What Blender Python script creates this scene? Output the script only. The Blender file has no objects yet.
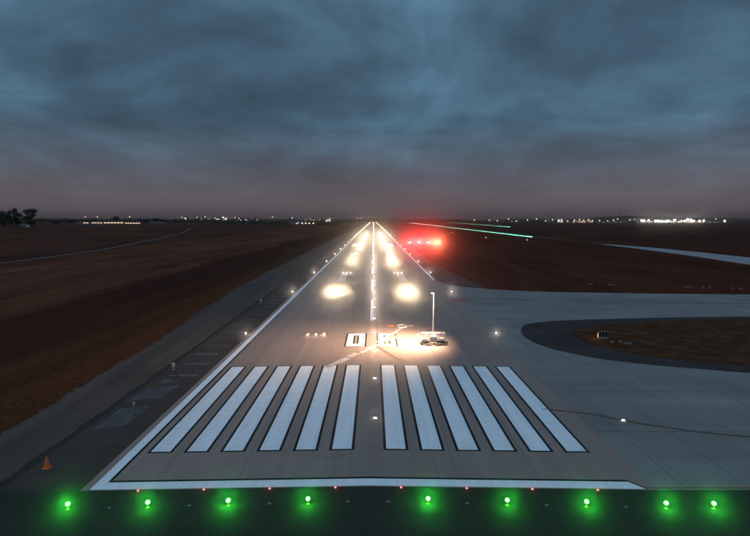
import bpy, math, random
from mathutils import Vector
R = math.radians
random.seed(5)
sc = bpy.context.scene
col = sc.collection

# ------------------------------------------------------------------ camera
CAM = Vector((0.435, -42.1, 21.79))
cd = bpy.data.cameras.new('camera'); cam = bpy.data.objects.new('camera', cd); col.objects.link(cam)
cd.sensor_width = 36.0; cd.lens = 36.0 * 538.61 / 750.0
cd.clip_start = 0.5; cd.clip_end = 60000
cam.location = CAM
cam.rotation_euler = (R(90 - 5.140), 0, R(-0.1725))
sc.camera = cam
sc.view_settings.view_transform = 'Standard'; sc.view_settings.look = 'None'
sc.view_settings.exposure = 0.0; sc.view_settings.gamma = 1.0
sc.view_settings.use_curve_mapping = False
sc.render.engine = 'CYCLES'
cy = sc.cycles
cy.use_denoising = True
try: cy.denoiser = 'OPENIMAGEDENOISE'
except Exception: pass
cy.use_light_tree = True
cy.max_bounces = 4; cy.diffuse_bounces = 2; cy.glossy_bounces = 2; cy.volume_bounces = 0
cy.sample_clamp_indirect = 4.0
cy.transparent_max_bounces = 8

# ------------------------------------------------------------------ node helper
class NT:
    def __init__(s, tree): s.t = tree
    def n(s, typ, _in=None, **kw):
        nd = s.t.nodes.new(typ)
        for k, v in kw.items(): setattr(nd, k, v)
        for k, v in (_in or {}).items():
            if hasattr(v, 'is_output'): s.t.links.new(v, nd.inputs[k])
            else: nd.inputs[k].default_value = v
        return nd
    def math(s, op, a, b=0.0, c=0.0, clamp=False):
        nd = s.t.nodes.new('ShaderNodeMath'); nd.operation = op; nd.use_clamp = clamp
        for i, v in enumerate((a, b, c)):
            if hasattr(v, 'is_output'): s.t.links.new(v, nd.inputs[i])
            else: nd.inputs[i].default_value = v
        return nd.outputs[0]
    def mix(s, f, a, b, mode='MIX'):
        nd = s.t.nodes.new('ShaderNodeMix'); nd.data_type = 'RGBA'; nd.blend_type = mode
        for i, v in ((0, f), (6, a), (7, b)):
            if hasattr(v, 'is_output'): s.t.links.new(v, nd.inputs[i])
            else: nd.inputs[i].default_value = (v if i == 0 else (*v, 1.0) if len(v) == 3 else v)
        return nd.outputs[2]
    def ramp(s, f, stops, interp='LINEAR'):
        nd = s.t.nodes.new('ShaderNodeValToRGB'); s.t.links.new(f, nd.inputs[0])
        cr = nd.color_ramp; cr.interpolation = interp
        while len(cr.elements) < len(stops): cr.elements.new(0.5)
        for e, (p, c) in zip(cr.elements, stops):
            e.position = p; e.color = (*c, 1.0) if not isinstance(c, (int, float)) else (c, c, c, 1.0)
        return nd.outputs[0]
    def mr(s, v, a, b, c=0.0, d=1.0):
        nd = s.n('ShaderNodeMapRange', {0: v, 1: a, 2: b, 3: c, 4: d}); nd.clamp = True
        return nd.outputs[0]
    def noise(s, vec, scale, detail=4.0, rough=0.55, dist=0.0):
        return s.n('ShaderNodeTexNoise', {'Vector': vec, 'Scale': scale, 'Detail': detail, 'Roughness': rough, 'Distortion': dist}).outputs[0]
    def mapping(s, vec, scale=(1, 1, 1), loc=(0, 0, 0), rot=(0, 0, 0)):
        return s.n('ShaderNodeMapping', {'Vector': vec, 'Scale': scale, 'Location': loc, 'Rotation': rot}).outputs[0]

# ------------------------------------------------------------------ world: dusk sky under broken cloud
SUN_EL, SUN_AZ = 55.0, 200.0          # glow of the set sun lies behind the camera
world = bpy.data.worlds.new('World'); sc.world = world; world.use_nodes = True
world.node_tree.nodes.clear(); w = NT(world.node_tree)
sky = w.n('ShaderNodeTexSky', sky_type='NISHITA', sun_disc=False)
sky.sun_elevation = R(-1.0); sky.sun_rotation = R(SUN_AZ); sky.altitude = 1400
d = w.n('ShaderNodeTexCoord').outputs['Generated']
sp = w.n('ShaderNodeSeparateXYZ', {0: d})
z = w.math('MAXIMUM', sp.outputs[2], 0.0)
den = w.math('ADD', z, 0.24)
uv = w.n('ShaderNodeCombineXYZ', {0: w.math('DIVIDE', sp.outputs[0], den), 1: w.math('DIVIDE', sp.outputs[1], den), 2: 0.0}).outputs[0]
n1 = w.noise(w.mapping(uv, (1.35, 1.15, 1), (3.35, 1.6, 0.0)), 1.0, 7.0, 0.54, 0.5)
n2 = w.noise(w.mapping(uv, (0.55, 0.62, 1), (0.9, 7.4, 0.0)), 1.0, 3.0, 0.5, 0.6)
n3 = w.noise(w.mapping(uv, (4.4, 4.0, 1), (5.0, 2.0, 1.0)), 1.0, 6.0, 0.6, 0.3)
cl = w.math('ADD', w.math('MULTIPLY', n1, 0.47), w.math('ADD', w.math('MULTIPLY', n2, 0.40), w.math('MULTIPLY', n3, 0.13)))
# thin cloud lets the blue dusk through, thick cloud is slate
cloud = w.ramp(w.mr(cl, 0.41, 0.605), [(0.0, (0.040, 0.076, 0.112)), (0.34, (0.058, 0.112, 0.168)),
                                      (0.66, (0.080, 0.164, 0.246)), (1.0, (0.112, 0.245, 0.355))])
low = w.ramp(w.mr(cl, 0.39, 0.62), [(0.0, (0.094, 0.084, 0.096)), (1.0, (0.150, 0.132, 0.142))])
horizon = w.mr(z, 0.03, 0.17, 1.0, 0.0)
skycol = w.mix(horizon, cloud, low)
glow = w.math('MULTIPLY', w.mr(z, 0.0, 0.09, 1.0, 0.0), 0.5)
skycol = w.mix(glow, skycol, (0.160, 0.132, 0.148))
sky10 = w.n('ShaderNodeVectorMath', {0: skycol, 1: (10.0, 10.0, 10.0)}, operation='MULTIPLY').outputs[0]
tot = w.mix(0.08, sky10, sky.outputs[0])
bg = w.n('ShaderNodeBackground', {'Color': tot, 'Strength': 0.1})
w.t.links.new(bg.outputs[0], w.n('ShaderNodeOutputWorld').inputs[0])

# the last daylight, spread wide by the cloud
sl = bpy.data.lights.new('sun', 'SUN'); so = bpy.data.objects.new('sun', sl); col.objects.link(so)
sl.energy = 1.4; sl.angle = R(60); sl.color = (0.52, 0.72, 1.0)
so.rotation_euler = (R(90 - SUN_EL), 0, R(180 - SUN_AZ))
so.location = (0, 0, 80)

# ------------------------------------------------------------------ materials
MATS = {}
def mat(name, color, rough=0.7, var=0.25, scale=1.0, bump=0.0, bscale=8.0, metal=0.0, spec=0.3, emit=None, es=0.0, sample=True):
    if name in MATS: return MATS[name]
    m = bpy.data.materials.new(name); m.use_nodes = True; m.node_tree.nodes.clear(); t = NT(m.node_tree)
    co = t.n('ShaderNodeTexCoord').outputs['Object']
    nz = t.noise(co, scale, 5.0)
    c = t.mix(t.mr(nz, 0.3, 0.7), tuple(x * (1 - var) for x in color), tuple(min(1, x * (1 + var)) for x in color))
    b = t.n('ShaderNodeBsdfPrincipled', {'Base Color': c, 'Roughness': rough, 'Metallic': metal, 'Specular IOR Level': spec})
    if bump:
        bp = t.n('ShaderNodeBump', {'Height': t.noise(co, bscale, 4.0), 'Strength': bump, 'Distance': 0.05}); t.t.links.new(bp.outputs[0], b.inputs['Normal'])
    if emit:
        b.inputs['Emission Color'].default_value = (*emit, 1); b.inputs['Emission Strength'].default_value = es
        if not sample: m.cycles.emission_sampling = 'NONE'
    t.t.links.new(b.outputs[0], t.n('ShaderNodeOutputMaterial').inputs[0])
    MATS[name] = m
    return m
def lit(name, emit, es, sample=False): return mat(name, (0.6, 0.6, 0.6), 0.3, 0.02, emit=emit, es=es, sample=sample)

def pavement(name, c_lo, c_hi, streak=(0.35, 0.02), streak_amt=0.5, rubber=False, slab=None, rough=0.85, blotch=0.06):
    m = bpy.data.materials.new(name); m.use_nodes = True; m.node_tree.nodes.clear(); t = NT(m.node_tree)
    co = t.n('ShaderNodeTexCoord').outputs['Object']
    big = t.noise(co, blotch, 6.0, 0.6, 0.4)
    st = t.noise(t.mapping(co, (streak[0], streak[1], 1)), 1.0, 6.0, 0.65)
    fine = t.noise(co, 6.0, 4.0, 0.7)
    v = t.math('ADD', t.math('MULTIPLY', big, 1 - streak_amt), t.math('MULTIPLY', st, streak_amt))
    v = t.math('ADD', v, t.math('MULTIPLY', t.math('SUBTRACT', fine, 0.5), 0.18))
    c = t.mix(t.mr(v, 0.34, 0.68), c_lo, c_hi)
    if slab:
        br = t.n('ShaderNodeTexBrick', {'Vector': co, 'Color1': (1, 1, 1, 1), 'Color2': (0.80, 0.80, 0.81, 1), 'Mortar': (0.72, 0.72, 0.72, 1), 'Scale': 1.0,
                                        'Mortar Size': 0.05, 'Brick Width': slab[0], 'Row Height': slab[1]}, offset=0.0)
        c = t.mix(1.0, c, br.outputs[0], 'MULTIPLY')
    if rubber:
        s = t.n('ShaderNodeSeparateXYZ', {0: co})
        ax = t.math('ABSOLUTE', s.outputs[0])
        g1 = t.mr(t.math('ABSOLUTE', t.math('SUBTRACT', ax, 4.2)), 0.0, 4.5, 1.0, 0.0)
        along = t.math('MULTIPLY', t.mr(s.outputs[1], 80.0, 380.0), t.mr(s.outputs[1], 1000.0, 600.0))
        k = t.math('MULTIPLY', t.math('MULTIPLY', g1, along), t.mr(t.noise(t.mapping(co, (1.6, 0.012, 1)), 1.0, 5.0, 0.7), 0.3, 0.65))
        c = t.mix(t.math('MULTIPLY', k, 0.6), c, (0.03, 0.028, 0.028))
    b = t.n('ShaderNodeBsdfPrincipled', {'Base Color': c, 'Roughness': rough, 'Specular IOR Level': 0.25})
    bp = t.n('ShaderNodeBump', {'Height': t.noise(co, 14.0, 3.0, 0.7), 'Strength': 0.25, 'Distance': 0.02}); t.t.links.new(bp.outputs[0], b.inputs['Normal'])
    t.t.links.new(b.outputs[0], t.n('ShaderNodeOutputMaterial').inputs[0])
    MATS[name] = m
    return m
def paint(name, color, worn, under, scale=0.8, thr=(0.60, 0.72)):
    """road paint with scuffs that let the pavement show through"""
    m = bpy.data.materials.new(name); m.use_nodes = True; m.node_tree.nodes.clear(); t = NT(m.node_tree)
    co = t.n('ShaderNodeTexCoord').outputs['Object']
    nz = t.noise(co, scale, 8.0, 0.72); tr = t.noise(t.mapping(co, (1.2, 0.05, 1)), 1.0, 5.0, 0.7)
    gr = t.noise(t.mapping(co, (0.02, 2.6, 1)), 1.0, 3.0, 0.6)
    c = t.mix(t.mr(tr, 0.35, 0.7), color, tuple(x * 0.84 for x in color))
    c = t.mix(t.math('MULTIPLY', t.mr(gr, 0.5, 0.75), 0.16), c, under)
    c = t.mix(t.math('MULTIPLY', t.mr(nz, *thr), worn), c, under)
    b = t.n('ShaderNodeBsdfPrincipled', {'Base Color': c, 'Roughness': 0.7, 'Specular IOR Level': 0.3})
    t.t.links.new(b.outputs[0], t.n('ShaderNodeOutputMaterial').inputs[0])
    MATS[name] = m
    return m

pavement('runway_asphalt', (0.185, 0.138, 0.118), (0.268, 0.204, 0.176), streak=(0.55, 0.012), streak_amt=0.6, rubber=True)
pavement('shoulder_asphalt', (0.026, 0.019, 0.016), (0.062, 0.045, 0.038), streak=(0.12, 0.5), streak_amt=0.45)
pavement('dark_asphalt', (0.014, 0.014, 0.011), (0.032, 0.030, 0.024), streak=(0.05, 0.4), streak_amt=0.4)
pavement('taxi_concrete', (0.152, 0.148, 0.136), (0.232, 0.226, 0.206), streak=(0.02, 0.25), streak_amt=0.5, slab=(9.0, 6.0))
pavement('ring_asphalt', (0.014, 0.012, 0.011), (0.046, 0.037, 0.034), streak=(0.1, 0.1), streak_amt=0.3, blotch=0.12)
pavement('graded_gravel', (0.030, 0.022, 0.017), (0.092, 0.066, 0.051), streak=(0.55, 0.02), streak_amt=0.65)
pavement('far_concrete', (0.20, 0.205, 0.21), (0.27, 0.275, 0.28), streak=(0.2, 0.02))
pavement('track_dirt', (0.06, 0.055, 0.05), (0.10, 0.092, 0.085), streak=(0.3, 0.02))
ASPH = (0.10, 0.095, 0.095)
paint('white_paint', (0.74, 0.76, 0.77), 0.45, ASPH)
paint('old_white_paint', (0.42, 0.43, 0.43), 0.7, ASPH, 1.4, (0.42, 0.62))
paint('worn_band_paint', (0.105, 0.098, 0.098), 0.95, (0.045, 0.04, 0.042), 1.1, (0.36, 0.58))
paint('repair_asphalt', (0.085, 0.082, 0.086), 1.0, (0.042, 0.036, 0.037), 0.35, (0.38, 0.60))
paint('line_border', (0.045, 0.038, 0.034), 0.6, (0.10, 0.10, 0.095), 1.2, (0.42, 0.62))
paint('black_paint', (0.005, 0.006, 0.007), 0.25, (0.05, 0.05, 0.05))
paint('yellow_paint', (0.22, 0.10, 0.02), 0.7, (0.06, 0.055, 0.05), 1.0, (0.42, 0.62))
paint('red_paint', (0.26, 0.06, 0.05), 0.7, (0.10, 0.10, 0.10), 0.9, (0.40, 0.60))
paint('joint_sealant', (0.078, 0.078, 0.078), 0.6, (0.10, 0.10, 0.10), 1.2, (0.42, 0.62))
paint('cloth_white', (0.55, 0.50, 0.45), 0.8, (0.14, 0.12, 0.11), 0.9, (0.44, 0.62))
paint('cloth_brown', (0.16, 0.10, 0.05), 0.7, (0.10, 0.09, 0.085), 0.9, (0.42, 0.60))

# soil and dry grass of the airfield: mown, burnt and bare bands run along the runway
m = bpy.data.materials.new('airfield_soil'); m.use_nodes = True; m.node_tree.nodes.clear(); t = NT(m.node_tree)
co = t.n('ShaderNodeTexCoord').outputs['Object']
s = t.n('ShaderNodeSeparateXYZ', {0: co})
wob = t.math('MULTIPLY', t.math('SUBTRACT', t.noise(t.mapping(co, (0.02, 0.012, 1)), 1.0, 6.0, 0.6), 0.5), 16.0)
wob2 = t.math('MULTIPLY', t.math('SUBTRACT', t.noise(co, 0.35, 5.0, 0.7), 0.5), 5.0)
x = t.math('ADD', t.math('ADD', s.outputs[0], wob), wob2)
zone = t.mr(x, -300.0, 300.0)
def zx(v): return (v + 300.0) / 600.0
DRY, BURN, TAN, DARK, RED = (0.056, 0.021, 0.008), (0.040, 0.0115, 0.006), (0.098, 0.034, 0.016), (0.064, 0.023, 0.012), (0.070, 0.021, 0.010)
c = t.ramp(zone, [(0.0, DARK), (zx(-205), DARK), (zx(-185), TAN), (zx(-88), TAN), (zx(-80), BURN), (zx(-55), BURN), (zx(-51), DRY), (zx(-30), DRY),
                  (zx(31), RED), (zx(75), RED), (zx(130), (0.056, 0.0155, 0.006)), (1.0, (0.052, 0.016, 0.008))])
patch = t.math('ADD', t.math('MULTIPLY', t.noise(t.mapping(co, (0.018, 0.006, 1)), 1.0, 7.0, 0.62, 0.6), 0.62), t.math('MULTIPLY', t.noise(t.mapping(co, (0.16, 0.006, 1), (0, 0, 3)), 1.0, 4.0, 0.6, 0.3), 0.38))
c = t.mix(1.0, c, t.ramp(t.mr(patch, 0.34, 0.66), [(0.0, 0.42), (1.0, 1.5)]), 'MULTIPLY')
tuft = t.noise(co, 1.3, 5.0, 0.75)
c = t.mix(1.0, c, t.ramp(t.mr(tuft, 0.3, 0.7), [(0.0, 0.55), (1.0, 1.40)]), 'MULTIPLY')
b = t.n('ShaderNodeBsdfPrincipled', {'Base Color': c, 'Roughness': 0.95, 'Specular IOR Level': 0.05})
bp = t.n('ShaderNodeBump', {'Height': tuft, 'Strength': 0.6, 'Distance': 0.3}); t.t.links.new(bp.outputs[0], b.inputs['Normal'])
t.t.links.new(b.outputs[0], t.n('ShaderNodeOutputMaterial').inputs[0]); MATS['airfield_soil'] = m
mat('island_soil', (0.060, 0.026, 0.012), 0.95, 0.45, 0.35, 0.5, 2.0, spec=0.05)
mat('dry_grass', (0.085, 0.034, 0.014), 0.9, 0.2, 0.5, spec=0.05)
mat('foliage', (0.030, 0.040, 0.022), 0.85, 0.5, 0.3, spec=0.1)
mat('bark', (0.06, 0.045, 0.035), 0.9, 0.3, 2.0)
mat('hill_scrub', (0.035, 0.038, 0.030), 0.95, 0.3, 0.002, spec=0.05)
mat('grey_metal', (0.35, 0.35, 0.36), 0.45, 0.1, 3.0, metal=0.6)
mat('dark_metal', (0.06, 0.06, 0.065), 0.5, 0.15, 3.0, metal=0.5)
mat('white_metal', (0.62, 0.60, 0.57), 0.45, 0.08, 2.0)
mat('yellow_metal', (0.55, 0.36, 0.06), 0.5, 0.12, 2.0)
mat('orange_plastic', (0.50, 0.11, 0.025), 0.5, 0.1, 3.0)
mat('reflective_white', (0.38, 0.37, 0.36), 0.4, 0.05, 3.0)
mat('rubber', (0.02, 0.02, 0.02), 0.85, 0.2, 4.0)
mat('white_hose', (0.62, 0.57, 0.50), 0.6, 0.1, 4.0)
mat('orange_barrier', (0.42, 0.17, 0.06), 0.6, 0.2, 2.0)
mat('pale_wall', (0.30, 0.29, 0.27), 0.8, 0.12, 0.2)
mat('grey_wall', (0.13, 0.125, 0.125), 0.8, 0.12, 0.2)
mat('roof_sheet', (0.085, 0.08, 0.078), 0.5, 0.15, 0.2)
mat('dark_glass', (0.02, 0.025, 0.03), 0.15, 0.1, 1.0)
mat('unlit_glass', (0.25, 0.26, 0.25), 0.2, 0.05, 4.0)
mat('sign_black', (0.015, 0.015, 0.017), 0.5, 0.1, 4.0)
mat('red_barrier', (0.13, 0.03, 0.025), 0.5, 0.15, 2.0)
WARM = (1.0, 0.74, 0.45)
lit('lens_warm', (1.0, 0.80, 0.56), 40.0); lit('lens_far', (1.0, 0.78, 0.52), 90.0)
lit('lens_green', (0.11, 1.0, 0.09), 5.0); lit('lens_red', (1.0, 0.14, 0.10), 1.6)
lit('lens_papi', (1.0, 0.35, 0.28), 60.0); lit('lens_papi_amber', (1.0, 0.62, 0.30), 60.0)
lit('lens_teal', (0.24, 1.0, 0.70), 15.0); lit('lens_pinkish', (1.0, 0.66, 0.54), 18.0)
lit('window_warm', (1.0, 0.62, 0.33), 1.1); lit('window_white', (1.0, 0.88, 0.72), 2.2); lit('window_dim', (0.9, 0.75, 0.6), 0.35)
lit('flood_white', (1.0, 0.90, 0.74), 22.0); lit('flood_dim', (1.0, 0.74, 0.50), 4.0); lit('sign_lit', (1.0, 0.36, 0.06), 0.8)
lit('tower_lamp', (1.0, 0.80, 0.55), 40.0); lit('lens_red_small', (1.0, 0.05, 0.04), 0.25)

# ------------------------------------------------------------------ mesh helpers
class MB:
    def __init__(s): s.v, s.f = [], []
    def poly(s, pts):
        k = len(s.v); s.v += [tuple(p) for p in pts]; s.f.append(tuple(range(k, k + len(pts)))); return s
    def box(s, c, size, rz=0.0, taper=1.0):
        k = len(s.v); hx, hy, hz = size[0] / 2, size[1] / 2, size[2] / 2
        ca, sa = math.cos(rz), math.sin(rz)
        for zz in (-1, 1):
            q = taper if zz > 0 else 1.0
            for xx, yy in ((-1, -1), (1, -1), (1, 1), (-1, 1)):
                px, py = xx * hx * q, yy * hy * q
                s.v.append((c[0] + px * ca - py * sa, c[1] + px * sa + py * ca, c[2] + zz * hz))
        for f in ((3, 2, 1, 0), (4, 5, 6, 7), (0, 1, 5, 4), (1, 2, 6, 5), (2, 3, 7, 6), (3, 0, 4, 7)): s.f.append(tuple(k + i for i in f))
        return s
    def tube(s, pts, rad, n=8, cap=True):
        pts = [Vector(p) for p in pts]; k = len(s.v); m = len(pts)
        rad = rad if isinstance(rad, (list, tuple)) else [rad] * m
        for i, p in enumerate(pts):
            dv = (pts[min(i + 1, m - 1)] - pts[max(i - 1, 0)]).normalized()
            a = dv.orthogonal().normalized() if abs(dv.z) < 0.98 else Vector((1, 0, 0)); b = dv.cross(a).normalized(); a = b.cross(dv)
            for j in range(n):
                g = 2 * math.pi * j / n; s.v.append(tuple(p + (a * math.cos(g) + b * math.sin(g)) * rad[i]))
        for i in range(m - 1):
            for j in range(n):
                s.f.append((k + i * n + j, k + i * n + (j + 1) % n, k + (i + 1) * n + (j + 1) % n, k + (i + 1) * n + j))
        if cap:
            s.f.append(tuple(k + j for j in range(n))[::-1]); s.f.append(tuple(k + (m - 1) * n + j for j in range(n)))
        return s
    def lathe(s, prof, n=12, c=(0, 0, 0)):
        k = len(s.v); m = len(prof)
        for r, zz in prof:
            for j in range(n):
                g = 2 * math.pi * j / n; s.v.append((c[0] + r * math.cos(g), c[1] + r * math.sin(g), c[2] + zz))
        for i in range(m - 1):
            for j in range(n):
                s.f.append((k + i * n + j, k + i * n + (j + 1) % n, k + (i + 1) * n + (j + 1) % n, k + (i + 1) * n + j))
        s.f.append(tuple(k + j for j in range(n))[::-1]); s.f.append(tuple(k + (m - 1) * n + j for j in range(n)))
        return s
    def mesh(s, name, material, smooth=False):
        me = bpy.data.meshes.new(name); me.from_pydata(s.v, [], s.f); me.materials.append(MATS[material])
        if smooth:
            for p in me.polygons: p.use_smooth = True
        me.update(); return me
    def build(s, name, material, parent=None, smooth=False, loc=None, rz=0.0):
        return place(name, s.mesh(name, material, smooth), parent, loc, rz)
def place(name, me, parent=None, loc=None, rz=0.0):
    o = bpy.data.objects.new(name, me); col.objects.link(o)
    if parent is not None: o.parent = parent
    if loc is not None: o.location = loc
    o.rotation_euler.z = rz
    return o
def tag(o, label=None, cat=None, group=None, kind=None):
    for k, v in (('label', label), ('category', cat), ('group', group), ('kind', kind)):
        if v: o[k] = v
    return o
def thing(name, loc, label, cat, group=None, rz=0.0):
    o = bpy.data.objects.new(name, None); col.objects.link(o); o.location = loc; o.rotation_euler.z = rz
    o.empty_display_size = 0.2
    return tag(o, label, cat, group)
def lamp(name, parent, loc, kind, power, color, radius, aim=None, angle=20, blend=1.0):
    l = bpy.data.lights.new(name, kind); l.energy = power; l.color = color; l.shadow_soft_size = radius
    o = bpy.data.objects.new(name, l); col.objects.link(o); o.parent = parent; o.location = loc
    if kind == 'SPOT':
        l.spot_size = R(2 * angle); l.spot_blend = blend
        o.rotation_euler = Vector(aim).to_track_quat('-Z', 'Y').to_euler()
    return o
def ordinal(k):
    W = ['zeroth', 'first', 'second', 'third', 'fourth', 'fifth', 'sixth', 'seventh', 'eighth', 'ninth', 'tenth', 'eleventh', 'twelfth', 'thirteenth', 'fourteenth',
         'fifteenth', 'sixteenth', 'seventeenth', 'eighteenth', 'nineteenth', 'twentieth']
    return W[k] if k < len(W) else str(k) + 'th'

EDGE = 23.6; LEN = 4700.0
def crown(x): return -0.015 * min(abs(x), EDGE)
def lay(mb, xs, y0, y1, off, y0b=None, y1b=None):
    """a strip of paint following the crowned pavement; xs sorted break points"""
    for a, b in zip(xs[:-1], xs[1:]):
        mb.poly([(a, y0, crown(a) + off), (b, y0, crown(b) + off), (b, y1, crown(b) + off), (a, y1, crown(a) + off)])
    return mb
def rect(mb, x0, x1, y0, y1, off):
    return lay(mb, [x0, 0.0, x1] if x0 < -1e-6 and x1 > 1e-6 else [x0, x1], y0, y1, off)

# ================================================================== SETTING
def smooth(a, b, v):
    v = max(0.0, min(1.0, (v - a) / (b - a))); return v * v * (3 - 2 * v)
def terrain(x, y):
    z = -0.50
    z += 11.3 * smooth(-270, -720, x) * smooth(250, 800, y)
    return z
def frange(stops):
    out = []
    for a, b, st in stops:
        v = a
        while v < b - 1e-6: out.append(v); v += st
    out.append(stops[-1][1]); return out
gx = frange([(-14000, -3000, 2750), (-3000, -800, 220), (-800, -200, 40), (-200, 300, 50), (300, 3000, 300), (3000, 14000, 2750)])
gy = frange([(-1200, 200, 100), (200, 1000, 50), (1000, 3000, 200), (3000, 14000, 1100)])
g = MB()
for yy in gy:
    for xx in gx: g.v.append((xx, yy, terrain(xx, yy)))
nx = len(gx)
for j in range(len(gy) - 1):
    for i in range(nx - 1): g.f.append((j * nx + i, j * nx + i + 1, (j + 1) * nx + i + 1, (j + 1) * nx + i))
tag(g.build('ground', 'airfield_soil', smooth=True), kind='structure')

# runway pavement, crowned
rw = MB(); ys = [0.3, 60, 150, 300, 600, 1200, 2400, LEN]
for y0, y1 in zip(ys[:-1], ys[1:]): lay(rw, [-EDGE, 0, EDGE], y0, y1, 0.0)
rw.poly([(-EDGE, 0.3, crown(EDGE)), (-EDGE, 0.3, -0.6), (EDGE, 0.3, -0.6), (EDGE, 0.3, crown(EDGE)), (0, 0.3, 0)])
runway = tag(rw.build('runway', 'runway_asphalt'), kind='structure')
ZE = crown(EDGE)
# blast pad in front of the threshold
bp_ = MB(); lay(bp_, [-31.0, -EDGE, 0, EDGE, 60.0], -70, 0.296, -0.006)
tag(bp_.build('blast_pad', 'dark_asphalt'), kind='structure')
# left shoulder, drain gap and graded strip
sh = MB()
ys = [0.3, 60, 150, 300, 600, 1200, 2400, LEN]
for y0, y1 in zip(ys[:-1], ys[1:]): sh.poly([(-30.2, y0, ZE - 0.02), (-EDGE, y0, ZE - 0.004), (-EDGE, y1, ZE - 0.004), (-30.2, y1, ZE - 0.02)])
sh.poly([(-30.2, 0.3, ZE - 0.02), (-30.2, LEN, ZE - 0.02), (-30.2, LEN, -0.9), (-30.2, 0.3, -0.9)])
shoulder = tag(sh.build('runway_shoulder', 'shoulder_asphalt'), kind='structure')
gs = MB(); rnd = random.Random(3)
yy = -70.0; row = []
while yy < 1400:
    wob = rnd.uniform(-0.35, 0.35) + 0.3 * math.sin(yy * 0.13) + 0.2 * math.sin(yy * 0.9)
    row.append((yy, -31.1 + 0.12 * math.sin(yy * 0.7) + rnd.uniform(-.12, .12), -38.6 - 7.0 * smooth(20, 160, yy) * 0.9 + wob)); yy += 0.45 if yy < 160 else 8.0
row.append((LEN, -31.1, -45.0))
for (ya, ia, oa), (yb, ib, ob) in zip(row[:-1], row[1:]):
    gs.poly([(oa, ya, -0.47), (ia, ya, -0.40), (ib, yb, -0.40), (ob, yb, -0.47)])
    gs.poly([(ia, ya, -0.40), (ia, ya, -0.95), (ib, yb, -0.95), (ib, yb, -0.40)])
    gs.poly([(oa, ya, -0.47), (ob, yb, -0.47), (ob, yb, -0.7), (oa, ya, -0.7)])
tag(gs.build('graded_strip', 'graded_gravel'), kind='structure')
dg = MB().poly([(-31.4, -70, -0.46), (-29.9, -70, -0.46), (-29.9, LEN, -0.46), (-31.4, LEN, -0.46)])
tag(dg.build('drain_channel', 'dark_asphalt'), kind='structure')

# right side: concrete entries around a grass island
fil = [(EDGE, 153.5), (24.3, 147), (26.3, 140.2), (29, 135.9), (32, 132.7), (37.5, 128.2), (46, 124.4), (57.7, 121.6), (83.6, 118.2), (112, 116.2), (300, 111)]
tp = MB(); tp.poly([(EDGE, 0.3, ZE - 0.004), (300, 0.3, ZE - 0.004)] + [(px, py, ZE - 0.004) for px, py in fil[::-1]])
tp.poly([(EDGE, 0.3, ZE - 0.004), (EDGE, 0.3, -0.6), (300, 0.3, -0.6), (300, 0.3, ZE - 0.004)])
taxi = tag(tp.build('taxiway', 'taxi_concrete'), kind='structure')
rs = MB(); rpts = [(px, py) for px, py in fil[:6]] + [(36.4, 145), (35.3, 161), (32.4, 194), (31.0, 245), (31.0, LEN), (EDGE, LEN)]
rs.poly([(px, py, ZE - 0.012) for px, py in rpts])
tag(rs.build('runway_shoulder', 'shoulder_asphalt'), kind='structure')
def blob(pts, n=6):
    """Catmull-Rom through the points (open)"""
    out = []
    for i in range(len(pts) - 1):
        p0, p1, p2, p3 = pts[max(i - 1, 0)], pts[i], pts[i + 1], pts[min(i + 2, len(pts) - 1)]
        for k in range(n):
            u = k / n
            out.append(tuple(0.5 * ((2 * p1[a]) + (-p0[a] + p2[a]) * u + (2 * p0[a] - 5 * p1[a] + 4 * p2[a] - p3[a]) * u * u + (-p0[a] + 3 * p1[a] - 3 * p2[a] + p3[a]) * u ** 3) for a in (0, 1)))
    out.append(pts[-1]); return out
ring = blob([(300, 16), (120, 21), (75, 28.2), (55, 34.1), (49, 36.2), (42.7, 38.6), (36.6, 42.2), (32.2, 47), (30, 51.6), (29.1, 57.3), (29.7, 63), (32.2, 69.6), (36.6, 73), (43.9, 75.3), (60.6, 77.8), (74.9, 79), (87, 79.6), (120, 81), (300, 84)])
tag(MB().poly([(a, b_, ZE + 0.002) for a, b_ in ring]).build('island_shoulder', 'ring_asphalt'), kind='structure')
rnd = random.Random(8)
isl = blob([(300, 20), (120, 25), (75, 32.6), (57.6, 37.9), (51.4, 40.2), (46.4, 42.8), (41.8, 46.8), (39.2, 52.2), (38.7, 58.0), (40.2, 63.4), (45.7, 68.5), (53.4, 71.9), (68.3, 75.2), (85, 76.8), (120, 78), (300, 80)], 14)
isl = [(a + rnd.uniform(-.35, .35), b_ + rnd.uniform(-.35, .35)) for a, b_ in isl]
im = MB(); n = len(isl); cx = [(max(a, 44) * 0.97 + 2.5, 57 + (b_ - 57) * 0.8) for a, b_ in isl]
for (a, b_) in isl: im.v.append((a, b_, ZE + 0.006))
for (a, b_) in isl: im.v.append((a + (62 - a) * 0.10 if a < 62 else a, 57 + (b_ - 57) * 0.88, ZE + 0.10))
for i in range(n - 1): im.f.append((i, i + 1, n + i + 1, n + i))
im.f.append(tuple(range(n, 2 * n)))
tag(im.build('grass_island', 'island_soil'), kind='structure')
# thin dark edge line round the ring
el = MB()
for i in range(len(ring) - 1):
    (xa, ya), (xb, yb) = ring[i], ring[i + 1]
    dx, dy = xb - xa, yb - ya; L = math.hypot(dx, dy) or 1
    nx_, ny_ = dy / L, -dx / L
    el.poly([(xa, ya, ZE + 0.0015), (xa - nx_ * -0.32, ya - ny_ * -0.32, ZE + 0.0015), (xb - nx_ * -0.32, yb - ny_ * -0.32, ZE + 0.0015), (xb, yb, ZE + 0.0015)])
el.build('edge_line', 'joint_sealant', taxi)

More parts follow.
